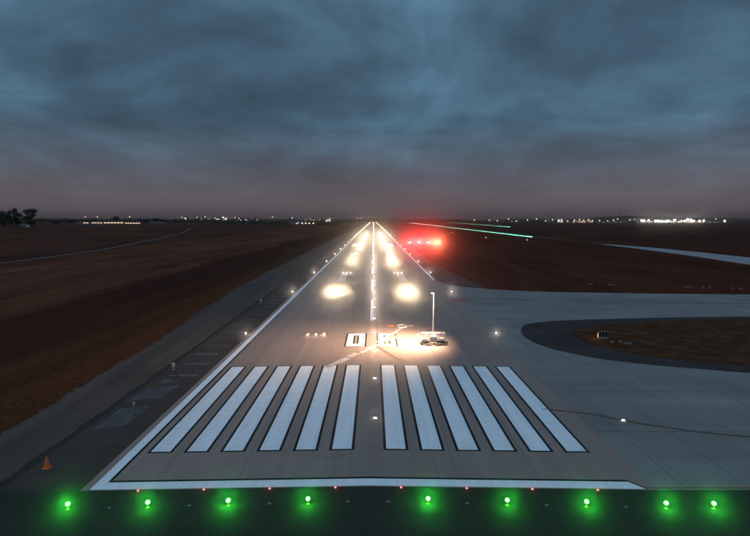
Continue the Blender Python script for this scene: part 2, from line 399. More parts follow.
# parallel taxiway, bare track
pt = MB(); pts = blob([(-60, 0), (60, 0), (170, 0)])
pl_in = blob([(178, 120), (186.7, 222.8), (194.3, 276), (201.5, 350), (206, 440), (207.5, 470), (208, 700), (214, 1200), (240, 4300)])
pl_out = blob([(222, 120), (221.5, 222), (222, 272), (224, 326), (222.5, 385), (214.5, 440), (209.5, 470), (222, 700), (229, 1200), (258, 4300)])
for i in range(len(pl_in) - 1):
    a, b_, c_, d_ = pl_in[i], pl_out[i], pl_out[i + 1], pl_in[i + 1]
    pt.poly([(a[0], a[1], -.46), (b_[0], b_[1], -.46), (c_[0], c_[1], -.46), (d_[0], d_[1], -.46)])
keep = [f for f in pt.f if pt.v[f[0]][1] < 470]; rest = [f for f in pt.f if pt.v[f[0]][1] >= 470]
far = MB(); far.v = list(pt.v); far.f = rest; pt.f = keep
tag(pt.build('parallel_taxiway', 'far_concrete'), kind='structure')
tag(far.build('parallel_taxiway', 'shoulder_asphalt'), kind='structure')
tr = MB(); tc = blob([(-183, 120), (-190.6, 233), (-194, 290), (-200, 352), (-228, 480), (-265, 646), (-330, 900), (-420, 1200)])
for (xa, ya), (xb, yb) in zip(tc[:-1], tc[1:]):
    tr.poly([(xa - 2.2, ya, terrain(xa - 2.2, ya) + .05), (xa + 2.2, ya, terrain(xa + 2.2, ya) + .05), (xb + 2.2, yb, terrain(xb + 2.2, yb) + .05), (xb - 2.2, yb, terrain(xb - 2.2, yb) + .05)])
tag(tr.build('dirt_track', 'track_dirt'), kind='structure')

# far hills
def ridge(name, y, x0, x1, h, seed, peaks):
    rd = random.Random(seed); mb = MB(); n = 70; k = [rd.uniform(0, 6) for _ in range(4)]
    top = []
    for i in range(n + 1):
        xx = x0 + (x1 - x0) * i / n
        hh = h * (0.55 + 0.2 * math.sin(xx / 900 + k[0]) + 0.13 * math.sin(xx / 380 + k[1]) + 0.08 * math.sin(xx / 170 + k[2]))
        for px, pw, ph in peaks: hh += ph * math.exp(-((xx - px) / pw) ** 2)
        hh *= min(1, i / 8, (n - i) / 8)
        top.append((xx, max(0, hh)))
    for sgn, dy in ((0, -700), (1, 0), (2, 900)):
        for xx, hh in top: mb.v.append((xx, y + dy, -0.8 + (hh if sgn == 1 else -1.0)))
    for r_ in (0, 1):
        for i in range(n): a = r_ * (n + 1) + i; mb.f.append((a, a + 1, a + n + 2, a + n + 1))
    return tag(mb.build(name, 'hill_scrub', smooth=True), kind='structure')
ridge('hills', 7000, -6000, 6600, 42, 4, [(3450, 620, 58), (4450, 350, 22), (1950, 350, 14), (-1700, 600, 8)])
ridge('hills', 7900, -8000, -1500, 40, 9, [(-4600, 900, 12)])

# ------------------------------------------------------------------ painted markings (parts of the runway)
def marking(name, x0, x1, y0, y1, border=0.22, white='white_paint', sides='lrtb'):
    if border:
        b0 = border
        rect(MB_ := MB(), x0 - b0 * ('l' in sides), x1 + b0 * ('r' in sides), y0 - b0 * ('b' in sides), y1 + b0 * ('t' in sides), 0.004)
        MB_.build(name + '_border', 'black_paint', runway)
    mb = MB(); rect(mb, x0, x1, y0, y1, 0.009); return mb.build(name, white, runway)
XC = 0.0
for k in range(6):
    a = 1.66 + 3.46 * k
    marking('threshold_stripe', a, a + 1.86, 7.6, 37.3, 0.27)
    marking('threshold_stripe', -a - 1.86, -a, 7.6, 37.3, 0.27)
# threshold bar with mitred right end
tb = MB(); rect(tb, -22.9, 22.0, 0.42, 1.62, 0.009)
tb.poly([(22.0, 0.42, crown(22) + .009), (22.9, 0.42, crown(22.9) + .009), (22.0, 1.62, crown(22) + .009)])
tb.build('threshold_bar', 'white_paint', runway)
tbb = MB(); rect(tbb, -21.9, 22.0, 1.62, 1.95, 0.004); tbb.poly([(22.0, 1.62, crown(22) + .004), (22.9, .42, crown(22.9) + .004), (23.15, .42, crown(23.15) + .004), (22.0, 1.95, crown(22) + .004)])
tbb.build('threshold_bar_border', 'black_paint', runway)
def long_stripe(name, x0, x1, y0, y1, off, mt):
    mb = MB(); yy = [y0] + [q for q in (60, 200, 500, 1000, 2000, 3300) if q > y0 + 5] + [y1]
    for a, b_ in zip(yy[:-1], yy[1:]): rect(mb, x0, x1, a, b_, off)
    return mb.build(name, mt, runway)
long_stripe('edge_stripe', -22.9, -22.0, 1.62, LEN - 20, 0.009, 'white_paint'); long_stripe('edge_stripe_border', -22.0, -21.72, 1.96, LEN - 20, 0.004, 'black_paint')
long_stripe('edge_stripe', 22.2, 23.1, 155, LEN - 20, 0.009, 'white_paint'); long_stripe('edge_stripe_border', 21.95, 22.2, 155, LEN - 20, 0.004, 'black_paint')
yy = 73.0; k = 0
while yy < 1600:
    mb = MB(); lay(mb, [-0.30, 0.42], yy, yy + 30, 0.009); mb.build('centreline_stripe', 'white_paint', runway)
    mb = MB(); lay(mb, [-0.46, -0.30], yy, yy + 30, 0.005); mb.build('centreline_stripe_border', 'black_paint', runway)
    yy += 50
for s in (-1, 1):
    for ya, L_, xa, wd in ((150, 30, 9.6, 3.2), (300, 22.5, 9.6, 3.2), (400, 60, 9.0, 9.0), (600, 22.5, 9.6, 3.2), (750, 22.5, 9.6, 3.2), (900, 22.5, 9.6, 3.2)):
        x0 = xa if s > 0 else -xa - wd
        marking('touchdown_marking', x0, x0 + wd, ya, ya + L_, 0.25, 'old_white_paint' if ya < 200 else 'white_paint')
# cable slots beside the centreline lights
for xs_, y0 in ((0.86, 59.5), (1.16, 57.0)):
    mb = MB(); lay(mb, [xs_, xs_ + 0.13], y0, 420, 0.003); mb.build('cable_slot', 'cloth_brown', runway)
# designator 05, outlined numerals
def numeral(name, boxes, x, y, sx, sy):
    bd = MB(); wt = MB()
    e = 0.30
    cells = sorted({q for b_ in boxes for q in (b_[0], b_[1])})
    for x0, x1, y0, y1 in boxes:
        rect(bd, x + x0 * sx - e, x + x1 * sx + e, y + y0 * sy - e, y + y1 * sy + e, 0.003 + 0.0007 * boxes.index((x0, x1, y0, y1)))
        rect(wt, x + x0 * sx, x + x1 * sx, y + y0 * sy, y + y1 * sy, 0.0092)
    o = wt.build(name, 'white_paint', runway); bd.build(name + '_border', 'black_paint', runway); return o
zero = [(0, .34, 0, 1), (.66, 1, 0, 1), (.34, .66, .84, 1), (.34, .66, 0, .16)]
numeral('numeral_zero', zero, -4.35, 49.6, 3.25, 10.2)
five = [(0, 1, .86, 1), (0, .30, .44, .86), (.30, 1, .44, .58), (.70, 1, .14, .44), (0, 1, 0, .14), (0, .30, .14, .26)]
numeral('numeral_five', five, 1.35, 49.6, 3.05, 10.2)
# lead-in line, holding boundary and red mandatory panel on the taxiway
def ribbon(name, pts, wd, z, mt, parent):
    mb = MB()
    for i in range(len(pts) - 1):
        (xa, ya), (xb, yb) = pts[i], pts[i + 1]
        pa = pts[max(i - 1, 0)]; pb = pts[min(i + 2, len(pts) - 1)]
        def nrm(p, q):
            dx, dy = q[0] - p[0], q[1] - p[1]; L = math.hypot(dx, dy) or 1; return (-dy / L * wd / 2, dx / L * wd / 2)
        na, nb = nrm(pa, (xb, yb)), nrm((xa, ya), pb)
        mb.poly([(xa - na[0], ya - na[1], z(xa - na[0])), (xb - nb[0], yb - nb[1], z(xb - nb[0])), (xb + nb[0], yb + nb[1], z(xb + nb[0])), (xa + na[0], ya + na[1], z(xa + na[0]))])
    return mb.build(name, mt, parent)
lead = blob([(20.2, 19.3), (25.2, 17.7), (28, 15.7), (31.1, 14.0), (38.9, 11.2), (60, 8.6), (120, 7.5), (290, 7)])
ribbon('lead_line_border', lead, 0.46, lambda q: crown(q) + 0.004, 'line_border', taxi)
ribbon('lead_line', lead, 0.20, lambda q: crown(q) + 0.010, 'yellow_paint', taxi)
rdc = random.Random(21)
for k in range(16):
    if k < 9: xa, ya, onr = rdc.uniform(26, 70), rdc.uniform(4, 30), taxi
    else: xa, ya, onr = rdc.uniform(-19, 17), rdc.uniform(3, 6) + (k - 9) * 7.5, runway
    pts_ = [(xa, ya)]; hd_ = rdc.uniform(-.4, .4) + (0 if rdc.random() < .6 else 1.5)
    for q in range(rdc.randint(8, 16)):
        hd_ += rdc.uniform(-.35, .35); pts_.append((pts_[-1][0] + .55 * math.cos(hd_), pts_[-1][1] + .8 * math.sin(hd_)))
    if onr is taxi: pts_ = [p_ for p_ in pts_ if p_[0] > EDGE + .3 and 1 < p_[1] < 33]
    if len(pts_) > 3: ribbon('sealed_crack', pts_, 0.07, lambda q: crown(q) + 0.0025, 'joint_sealant', onr)
ribbon('boundary_line', [(23.3, 0.62), (290, 0.62)], 0.22, lambda q: ZE + .004, 'yellow_paint', taxi)
lead2 = blob([(24, 113), (40, 106), (70, 101), (120, 98.6), (290, 97)])
ribbon('lead_line_border', lead2, 0.9, lambda q: ZE + 0.003, 'joint_sealant', taxi)
for (xa, xb, ya, yb) in ((21.8, 23.5, 102, 108.6), (23.7, 25.2, 103, 109), (25.4, 26.6, 101.4, 105.2)):
    mb = MB().poly([(xa, ya, crown(xa) + .006), (xb, ya - .3, crown(xb) + .006), (xb + .6, yb, crown(xb + .6) + .006), (xa + .4, yb, crown(xa + .4) + .006)])
    mb.build('red_panel', 'red_paint', taxi)
for xs_, y0, y1 in ((26.2, 1, 45), (31.5, 1, 46), (38.0, 1, 40), (45.0, 1, 36), (52.5, 1, 33), (60, 1, 31), (30.5, 78, 132)):
    MB().poly([(xs_, y0, ZE), (xs_ + .07, y0, ZE), (xs_ + .07, y1, ZE), (xs_, y1, ZE)]).build('slab_joint', 'joint_sealant', taxi)
for ys_ in (12.5, 26, 88, 104.5):
    MB().poly([(EDGE + .2, ys_, ZE + .001), (290, ys_, ZE + .001), (290, ys_ + .12, ZE + .001), (EDGE + .2, ys_ + .12, ZE + .001)]).build('slab_joint', 'joint_sealant', taxi)
for xs_ in (-18.1, -11.1, 7.6, 14.5):
    mb = MB(); lay(mb, [xs_, xs_ + 0.045], 2.2, 900, 0.002); mb.build('paver_seam', 'joint_sealant', runway)
# worn bands and repair patches on the left shoulder
rnd = random.Random(12)
for k in range(16):
    ya = 33 + k * 6.1 + rnd.uniform(-.6, .6); xa = -28.9 + rnd.uniform(-.7, .5); xb = -24.6 + rnd.uniform(-.8, .3); hh = rnd.uniform(.7, 1.3)
    MB().poly([(xa, ya, ZE - .012), (xb, ya + rnd.uniform(-.5, .5), ZE - .001), (xb, ya + hh, ZE - .001), (xa, ya + hh + rnd.uniform(-.3, .3), ZE - .012)]).build('worn_band', 'worn_band_paint', shoulder)
for pts in ([(-29.6, 22.4), (-26.0, 23.4), (-25.6, 28.6), (-29.3, 27.4)], [(-29.3, 13.0), (-26.4, 14.4), (-26.2, 20.5), (-29.4, 19.6)], [(-28.6, 29.4), (-26.4, 29.8), (-26.6, 31.6), (-28.8, 31.2)]):
    MB().poly([(a, b_, ZE - .008) for a, b_ in pts]).build('repair_patch', 'repair_asphalt', shoulder)

# ================================================================== LIGHT FIXTURES
SIG = 1.0
FLAT = MB().lathe([(0.16, 0), (0.16, 0.015), (0.11, 0.045), (0.04, 0.05)], 10).mesh('fixture_body', 'dark_metal')
LENSW = MB().box((0, -0.10, 0.045), (0.30, 0.10, 0.07), taper=0.8).mesh('lens', 'lens_warm')
LENSF = MB().box((0, -0.10, 0.06), (0.34, 0.12, 0.10), taper=0.8).mesh('lens', 'lens_far')
LENST = MB().box((0, -0.10, 0.045), (0.34, 0.10, 0.09), taper=0.8).mesh('lens', 'lens_far')
POST = MB().lathe([(0.14, 0), (0.14, 0.03), (0.035, 0.05), (0.035, 0.26), (0.10, 0.28), (0.10, 0.32)], 10).mesh('stem', 'yellow_metal')
DOME = MB().lathe([(0.10, 0.32), (0.13, 0.38), (0.11, 0.48), (0.04, 0.53)], 10).mesh('globe', 'lens_warm')
DOMEF = MB().lathe([(0.12, 0.32), (0.17, 0.40), (0.14, 0.52), (0.05, 0.58)], 8).mesh('globe', 'lens_far')
def halo(t_, loc, radius, power, color, size):
    """narrow beam added to a lamp, aimed at the camera so the haze blooms"""
    src = Vector(t_.location) + Vector(loc); v = Vector((0.4, -42.0, 21.8)) - src; D = v.length
    return lamp('bloom_beam', t_, loc, 'SPOT', power, color, size, v, math.degrees(math.atan(radius / D)), 1.0)  # added spot towards the camera; its scatter in the haze stands for lens bloom
def beam_aim(el): return (0, -math.cos(R(el)), math.sin(R(el)))

# centreline lights
ys = [15.6 + 15 * k for k in range(90)]; yv = ys[-1] + 30
while yv < LEN - 10: ys.append(yv); yv += 30
for k, yv in enumerate(ys):
    lab = (ordinal(k + 1) + ' inset white centreline light counted from the threshold bar') if k < 14 else 'distant inset white centreline light merging into the bright middle row'
    t_ = thing('centreline_light', (0.62, yv, crown(0.62) + 0.003), lab, 'runway light', 'runway centreline lights')
    place('fixture_body', FLAT, t_); place('lens', LENSW if k < 24 else LENSF, t_)
    if k < 44: halo(t_, (0, -0.2, 0.14), 4.0, 700 if k < 2 else 3500 if k < 5 else 9000 if k < 16 else 4000, (1.0, 0.76, 0.56), 0.06)
# runway edge lights
for s, side in ((-1, 'left'), (1, 'right')):
    for k in range(77):
        yv = 60 + 60 * k
        lab = (ordinal(k + 1) + ' edge light from the threshold along the ' + side + ' runway edge') if k < 9 else 'distant raised edge light merging into the ' + side + ' row of the runway'
        t_ = thing('edge_light', (24.1 * s, yv, ZE - 0.008), lab, 'runway light', side + ' runway edge lights')
        place('stem', POST, t_); place('globe', DOME if k < 10 else DOMEF, t_)
        if k < 16: halo(t_, (0, -0.25, 0.45), 4.5, 5000 if k else 1800, (1.0, 0.78, 0.64), 0.06)
# touchdown zone barrettes: every second one burns at full power
for k in range(15):
    yv = 60 + 60 * k
    for s, side in ((-1, 'left'), (1, 'right')):
        for q in range(3):
            xq = s * (9.05 + 1.55 * q)
            full = k % 2 == 1
            if k < 7: lab = ('outer', 'inner')[q == 0] + ' ' + 'touchdown light' if q != 1 else 'middle touchdown light'
            if k < 7: lab = ('inner', 'middle', 'outer')[q] + ' lamp of the ' + ordinal(k + 1) + ' ' + side + ' touchdown barrette from the threshold'
            else: lab = 'distant touchdown lamp in the merging ' + side + ' row of bright barrettes'
            t_ = thing('touchdown_light', (xq, yv, crown(xq) + 0.003), lab, 'runway light', side + ' touchdown zone lights')
            place('fixture_body', FLAT, t_); place('lens', LENST if full else LENSW, t_)
            if k < 5: lamp('stray_light', t_, (0, -0.25, 0.30), 'SPOT', (250, 1800, 600, 1800, 600)[k], (1.0, 0.68, 0.42), 0.10, beam_aim(1.0), 40)
            if k > 0:
                D_ = yv + 42.0
                halo(t_, (0, -0.25, 0.25), 6.8, (38000 if k == 1 else 28000 if full else 3000), (1.0, 0.72, 0.44), 0.12)
# green threshold lights, red end lights, unlit insets
GL = MB().lathe([(0.13, 0.30), (0.18, 0.38), (0.15, 0.52), (0.05, 0.58)], 10).mesh('globe', 'lens_green')
for k, xq in enumerate((-23.0, -16.9, -10.75, -4.62, 4.65, 10.75, 16.85, 22.95, 26.6)):
    t_ = thing('threshold_light', (xq, -2.25 - 0.012 * abs(xq), crown(xq) - 0.006), ordinal(k + 1) + ' green threshold light from the left in the row before the white bar', 'runway light', 'green threshold lights')
    place('stem', POST, t_); place('globe', GL, t_)
    lamp('glow', t_, (0, -0.22, 0.55), 'POINT', 110, (0.05, 1.0, 0.06), 0.08); halo(t_, (0, -0.2, 0.5), 2.6, 4800 * (1.0, 0.8, 1.15, 0.9, 1.2, 0.85, 1.05, 0.75, 0.95)[k], (0.03, 1.0, 0.05), 0.08)
RL = MB().lathe([(0.09, 0.045), (0.10, 0.07), (0.06, 0.12)], 8).mesh('lens', 'lens_red')
for k in range(8):
    xq = -18.75 + 5.36 * k
    t_ = thing('end_light', (xq, 0.05, crown(xq) - 0.004), ordinal(k + 1) + ' small red end light from the left at the foot of the white bar', 'runway light', 'red runway end lights')
    place('fixture_body', FLAT, t_); place('lens', RL, t_)
    lamp('glow', t_, (0, 0, 0.25), 'POINT', 3, (1.0, 0.08, 0.06), 0.04)
ULB = MB().lathe([(0.20, 0), (0.20, 0.02), (0.14, 0.06), (0.05, 0.07)], 12).mesh('fixture_body', 'dark_metal')
ULL = MB().box((0, -0.09, 0.07), (0.20, 0.08, 0.06)).mesh('lens', 'unlit_glass')
for k, xq in enumerate((-19.85, -13.75, -7.6, -1.55, 1.6, 7.7, 13.8, 19.85)):
    t_ = thing('inset_light', (xq, -2.05 - 0.02 * abs(xq), crown(xq) - 0.003), ordinal(k + 1) + ' unlit grey inset light from the left among the green threshold lights', 'runway light', 'unlit inset lights')
    place('fixture_body', ULB, t_); place('lens', ULL, t_)
# light on the lead-in line
t_ = thing('taxiway_light', (28.05, 15.7, ZE + 0.011), 'single warm inset light on the dark lead-in line right of the stripes', 'taxiway light')
place('fixture_body', FLAT, t_); place('lens', LENSW, t_)
# parallel taxiway green lights
TG = MB().lathe([(0.14, 0), (0.16, 0.10), (0.42, 0.14), (0.42, 0.34), (0.2, 0.42)], 8).mesh('lens', 'lens_teal')
TP = MB().lathe([(0.14, 0), (0.16, 0.10), (0.50, 0.14), (0.50, 0.40), (0.2, 0.5)], 8).mesh('lens', 'lens_pinkish')
TB = MB().lathe([(0.40, -0.12), (0.40, 0.04), (0.30, 0.08)], 8).mesh('fixture_body', 'dark_metal')
def run_lights(pts, n, far_at, lab, group):
    for i in range(n):
        u = (i / (n - 1)) ** 1.6
        xq = pts[0][0] + (pts[1][0] - pts[0][0]) * u; yq = pts[0][1] + (pts[1][1] - pts[0][1]) * u
        l_ = lab[0] if i == 0 else lab[1] if i == n - 1 else lab[2]
        t_ = thing('taxiway_light', (xq, yq, terrain(xq, yq) + 0.13), l_, 'taxiway light', group)
        place('fixture_body', TB, t_)
        place('lens', TP if u > far_at or (i > 12 and i % 11 == 0) else TG, t_)
run_lights(((201, 640), (262, 4300)), 150, 0.36, ('nearest green light of the long taxiway row beyond the red lamps', 'farthest pinkish light of the long taxiway row beyond the red lamps', 'green taxiway light in the long row beyond the red lamps'), 'long row of green taxiway lights')
run_lights(((405, 1560), (640, 4700)), 90, 2.0, ('nearest teal light of the short far taxiway row', 'farthest teal light of the short far taxiway row', 'teal taxiway light in the short far row near the horizon'), 'short far row of teal taxiway lights')
# stray fixtures in the fields
for xq, yq, lab in ((130.4, 849, 'small warm field lamp below the start of the long green row'), (136, 607, 'small warm field lamp below the middle of the long green row'), (163.4, 529, 'small warm field lamp just below the near end of the green row'),
                    (141.5, 1378, 'faint pair lamp above the four red lamps'), (147.5, 1378, 'faint right pair lamp above the four red lamps')):
    t_ = thing('field_lamp', (xq, yq, terrain(xq, yq)), lab, 'field lamp', 'warm lamps beside the green row')
    MB().lathe([(0.25, 0), (0.25, .08), (0.06, .12), (0.06, .5), (.25, .55)], 8).build('stem', 'grey_metal', t_)
    MB().lathe([(0.25, .55), (0.38, .7), (.34, 1.0), (.1, 1.1)], 8).build('globe', 'flood_dim', t_)

# four-lamp approach path indicator
for k, xq in enumerate((34.9, 43.6, 52.4, 61.0)):
    zz = terrain(xq, 468)
    t_ = thing('approach_indicator', (xq, 468.0, zz), ordinal(k + 1) + ' box from the runway in the row of four red approach lamps' + (', tinted amber' if k == 3 else ''), 'approach light', 'four red approach lamps beside the runway')
    b_ = MB().box((0, 0, 0.78), (1.5, 1.1, 0.5)).build('housing', 'orange_plastic', t_)
    MB().box((0, -0.10, 1.06), (1.6, 1.4, 0.05)).build('hood', 'orange_plastic', b_)
    for lx, ly in ((-.6, -.4), (.6, -.4), (0, .4)): MB().tube([(lx, ly, -0.02), (lx, ly, 0.54)], 0.05).build('leg', 'grey_metal', t_)
    MB().box((0, -0.60, 0.80), (1.2, 0.09, 0.36)).build('lens', 'lens_papi' if k < 3 else 'lens_papi_amber', t_)
    halo(t_, (0, -0.8, 0.8), 3.4, 110000, (1.0, 0.42, 0.34) if k < 3 else (1.0, 0.66, 0.34), 0.15)  # extra pale beam added for a white-hot glare core round each lens
    halo(t_, (0, -0.8, 0.8), 12.0, (500000, 500000, 500000, 380000)[k], (1.0, 0.0, 0.006) if k < 3 else (1.0, 0.09, 0.03), 0.15)

# ================================================================== OBJECTS ON THE PAVEMENT
# mobile lighting tower parked over the outer lamps
tw = thing('light_tower', (11.0, 51.6, crown(11) ), 'white mobile lighting tower with tall mast parked right of the painted numerals', 'light tower', rz=R(4))
body = MB().box((0, 0, 1.05), (1.25, 0.95, 0.86), taper=0.94).build('generator_housing', 'white_metal', tw)
for lx in (-0.3, 0.3): MB().box((lx, -0.47, 1.02), (0.42, 0.05, 0.55)).build('side_door', 'grey_metal', body)
for sy in (-.55, .55): MB().box((0, sy, 2.0), (4.1, 0.09, 0.10)).build('frame_rail', 'white_metal', tw)
for sx in (-2.0, -0.95, 0.95, 2.0):
    MB().box((sx, 0, 2.0), (0.07, 1.0, 0.06)).build('frame_crossbar', 'white_metal', tw)
    for sy in (-.55, .55): MB().box((sx, sy, 1.28), (0.06, 0.06, 1.33)).build('frame_post', 'white_metal', tw)
for sx in (-1, 1):
    for sy in (-.55, .55): MB().tube([(sx * 0.97, sy, 0.66), (sx * 1.98, sy, 1.93)], 0.028, 6).build('frame_brace', 'white_metal', tw)
    MB().box((sx * 1.48, 0, 0.86), (0.75, 0.7, 0.42)).build('side_locker', 'white_metal', tw)
MB().box((0, 0, 0.55), (4.3, 1.0, 0.14)).build('chassis', 'dark_metal', tw)
for lx in (-1.0, 1.0):
    wh = MB().tube([(lx, -0.80, 0.34), (lx, -0.58, 0.34)], 0.33, 16).build('wheel', 'rubber', tw); MB().tube([(lx, -0.83, 0.34), (lx, -0.80, 0.34)], 0.17, 12).build('rim', 'grey_metal', wh)
    wh = MB().tube([(lx, 0.58, 0.34), (lx, 0.80, 0.34)], 0.33, 16).build('wheel', 'rubber', tw); MB().tube([(lx, 0.80, 0.34), (lx, 0.83, 0.34)], 0.17, 12).build('rim', 'grey_metal', wh)
for sx in (-1, 1):
    for sy in (-1, 1):
        o_ = MB().tube([(sx * 0.9, sy * 0.5, 0.5), (sx * 2.25, sy * 1.0, 0.42)], 0.07, 6).build('outrigger', 'dark_metal', tw)
        MB().tube([(sx * 2.25, sy * 1.0, 0.03), (sx * 2.25, sy * 1.0, 0.75)], 0.05, 6).build('jack', 'dark_metal', o_)
        MB().lathe([(0.2, 0.0), (0.2, 0.04), (0.08, 0.06)], 10, (sx * 2.25, sy * 1.0, 0)).build('foot_pad', 'dark_metal', o_)
MB().box((0, -1.35, 0.50), (0.14, 1.5, 0.12)).build('drawbar', 'dark_metal', tw)
MB().tube([(0, -2.0, 0.02), (0, -2.0, 0.7)], 0.05, 8).build('jockey_leg', 'grey_metal', tw)
for sx in (-1, 1):
    MB().poly([(sx * .25, -.75, .46), (sx * 2.4, -.95, .62), (sx * 2.4, -.95, .28), (sx * .25, -1.6, .20)]).build('mud_skirt', 'rubber', tw)
for i_, (z0, z1, r_) in enumerate(((0.6, 3.8, .13), (3.6, 6.6, .10), (6.4, 9.35, .075))):
    MB().tube([(0.02 * i_, 0.1, z0), (0.02 * (i_ + 1), 0.1, z1)], r_, 8).build('mast_section', 'white_metal', tw)
hd = MB().box((0, 0.1, 9.38), (0.9, 0.10, 0.10)).build('crossbar', 'grey_metal', tw)
for lx in (-0.32, -0.02):
    hh = MB().box((lx, 0.0, 9.22), (0.26, 0.22, 0.24)).build('floodlight', 'dark_metal', tw)
    MB().box((lx, -0.02, 9.085), (0.22, 0.2, 0.03)).build('lens', 'tower_lamp', hh)
lamp('flood', tw, (-0.25, 0.1, 8.98), 'SPOT', 76000, (1.0, 0.68, 0.44), 0.30, (-0.74, 0.10, -0.66), 80, 1.0)
# things by the numerals
hs = thing('hose_coil', (6.25, 66.5, crown(6.25) + .003), 'coil of white hose lying on the runway above the numeral five', 'hose')
pts = [(1.05 * math.cos(a) * (1 - .002 * i), 1.5 * math.sin(a), 0.06 + 0.012 * (i % 24) * 0.2 + .07 * (i // 24)) for i, a in enumerate([2 * math.pi * j / 24 for j in range(73)])]
MB().tube(pts, 0.065, 6).build('loop', 'white_hose', hs); MB().tube([(1.0, .3, .07), (1.9, .9, .07), (2.4, 1.0, .07)], 0.065, 6).build('loose_end', 'white_hose', hs)
br = thing('barrier_board', (3.95, 67.0, crown(3.95) + .003), 'low orange barrier board lying flat beside the hose coil', 'barrier', rz=R(-6))
MB().box((0, 0, 0.16), (1.5, 0.75, 0.18)).build('board', 'orange_barrier', br)
for lx in (-.6, .6): MB().box((lx, 0, .04), (.14, 1.1, .08)).build('foot', 'dark_metal', br)
# torn white strip and brown strip lying diagonally over the markings
def strip(name, a, b_, wd, mt, lab, seed, dz):
    rd = random.Random(seed); o = thing(name, (0, 0, 0), lab, 'cloth strip')
    a, b_ = Vector(a), Vector(b_); L = (b_ - a).length; dv = (b_ - a) / L; nv = Vector((-dv.y, dv.x)); k = 0; pos = 0.0
    while pos < L - 0.5:
        ln = rd.uniform(2.2, 4.6); ln = min(ln, L - pos); mb = MB(); m_ = 5; w0 = wd * rd.uniform(.75, 1.15); off = rd.uniform(-.25, .25)
        rows = []
        for i in range(m_ + 1):
            for sgn in (-1, 1):
                p = a + dv * (pos + ln * i / m_) + nv * (off + sgn * w0 / 2 * rd.uniform(.8, 1.1))
                mb.v.append((p.x, p.y, crown(p.x) + dz + rd.uniform(0.0, .035)))
        for i in range(m_): mb.f.append((2 * i, 2 * i + 1, 2 * i + 3, 2 * i + 2))
        mb.build('panel', mt, o); pos += ln + rd.choice((0.05, 0.1, 0.3)); k += 1
    return o
strip('cloth_strip', (-6.6, 36.3), (1.3, 50.4), 1.15, 'cloth_white', 'torn white strip lying diagonally from the stripes to the numerals', 3, 0.014)
strip('cloth_strip', (1.6, 52.0), (6.0, 65.5), 0.8, 'cloth_white', 'pale strip crossing the numeral five towards the hose coil', 5, 0.014)
strip('cloth_strip', (1.0, 49.5), (5.1, 39.0), 0.8, 'cloth_brown', 'faded brown strip running from the numerals to the right stripes', 4, 0.012)

# orange cone at the drain, small fixtures on the left shoulder
cn = thing('traffic_cone', (-28.8, 4.4, ZE - .016), 'orange traffic cone on the dark shoulder at the lower left', 'cone')
MB().box((0, 0, 0.04), (0.62, 0.62, 0.08)).build('base', 'orange_plastic', cn)
MB().lathe([(0.27, 0.08), (0.22, 0.30), (0.13, 0.75), (0.05, 1.05)], 14).build('cone_body', 'orange_plastic', cn)
MB().lathe([(0.185, 0.47), (0.165, 0.58)], 14).build('band', 'orange_barrier', cn)
FX = ((-29.2, 36.1, 'white marker lamp on a stand at the drain beside the worn shoulder bands'), (-28.0, 20.2, 'dim pinkish marker lamp standing on the repair patch left of the stripes'), (-29.5, 100.0, 'pale marker lamp on the left shoulder short of the second edge light'), (-29.3, 168.0, 'farthest pale marker lamp on the left shoulder'))
for k, (xq, yq, lab) in enumerate(FX):
    t_ = thing('marker_lamp', (xq, yq, ZE - .018), lab, 'marker lamp', 'marker lamps on the left shoulder')
    if k == 1: t_.scale = (0.55, 0.55, 0.55)
    MB().lathe([(0.22, 0), (0.22, .06), (0.04, .10), (0.04, .45)], 10).build('stem', 'grey_metal', t_)
    MB().lathe([(0.20, .45), (0.24, .62), (0.24, .66)], 10).build('lower_shade', 'reflective_white', t_); MB().lathe([(0.22, .72), (0.26, .98), (0.10, 1.05)], 10).build('upper_shade', 'reflective_white', t_)
    MB().tube([(0.1, 0, .04), (1.2, -2.0, .04), (2.4, -4.2, .035)], 0.03, 6).build('cable', 'rubber', t_)
    MB().box((2.6, -4.9, 0.05), (1.3, .4, .08)).build('ground_plate', 'red_barrier' if k == 0 else 'dark_metal', t_)
# taxiway sign on the island
zi = ZE + 0.10
sg = thing('taxiway_sign', (43.2, 56.6, zi), 'black-backed lit taxiway sign near the tip of the grass island', 'sign', rz=R(8))
MB().box((0, 0, 0.10), (1.95, .5, .08)).build('base_slab', 'pale_wall', sg)
for lx in (-.62, 0, .62):
    p_ = MB().box((lx, 0, .72), (.56, .16, .92)).build('panel', 'sign_black', sg)
for lx in (-.93, -.31, .31, .93): MB().box((lx, 0, .72), (.05, .22, 1.12)).build('frame_post', 'grey_metal', sg)
MB().box((0, 0, 1.26), (1.95, .22, .06)).build('frame_rail', 'grey_metal', sg)
MB().box((-0.99, 0, .62), (.05, .18, .8)).build('lit_face', 'sign_lit', sg)
lamp('glow', sg, (-1.35, 0, .55), 'POINT', 12, (1.0, 0.38, 0.08), .12)
for xq, yq, wd, lab in ((43.3, 53.0, 0.55, 'small pale box nearest the sign on the grass island'), (45.0, 53.3, .55, 'second small pale box right of the sign on the grass island'), (45.7, 51.9, 1.3, 'long flat pale slab lying right of the sign on the grass island')):
    t_ = thing('ground_box', (xq, yq, zi), lab, 'utility box')
    MB().box((0, 0, .12), (wd, .5, .24), taper=.94).build('box_body', 'grey_wall', t_); MB().box((0, 0, .255), (wd + .06, .56, .03)).build('lid', 'grey_wall', t_)
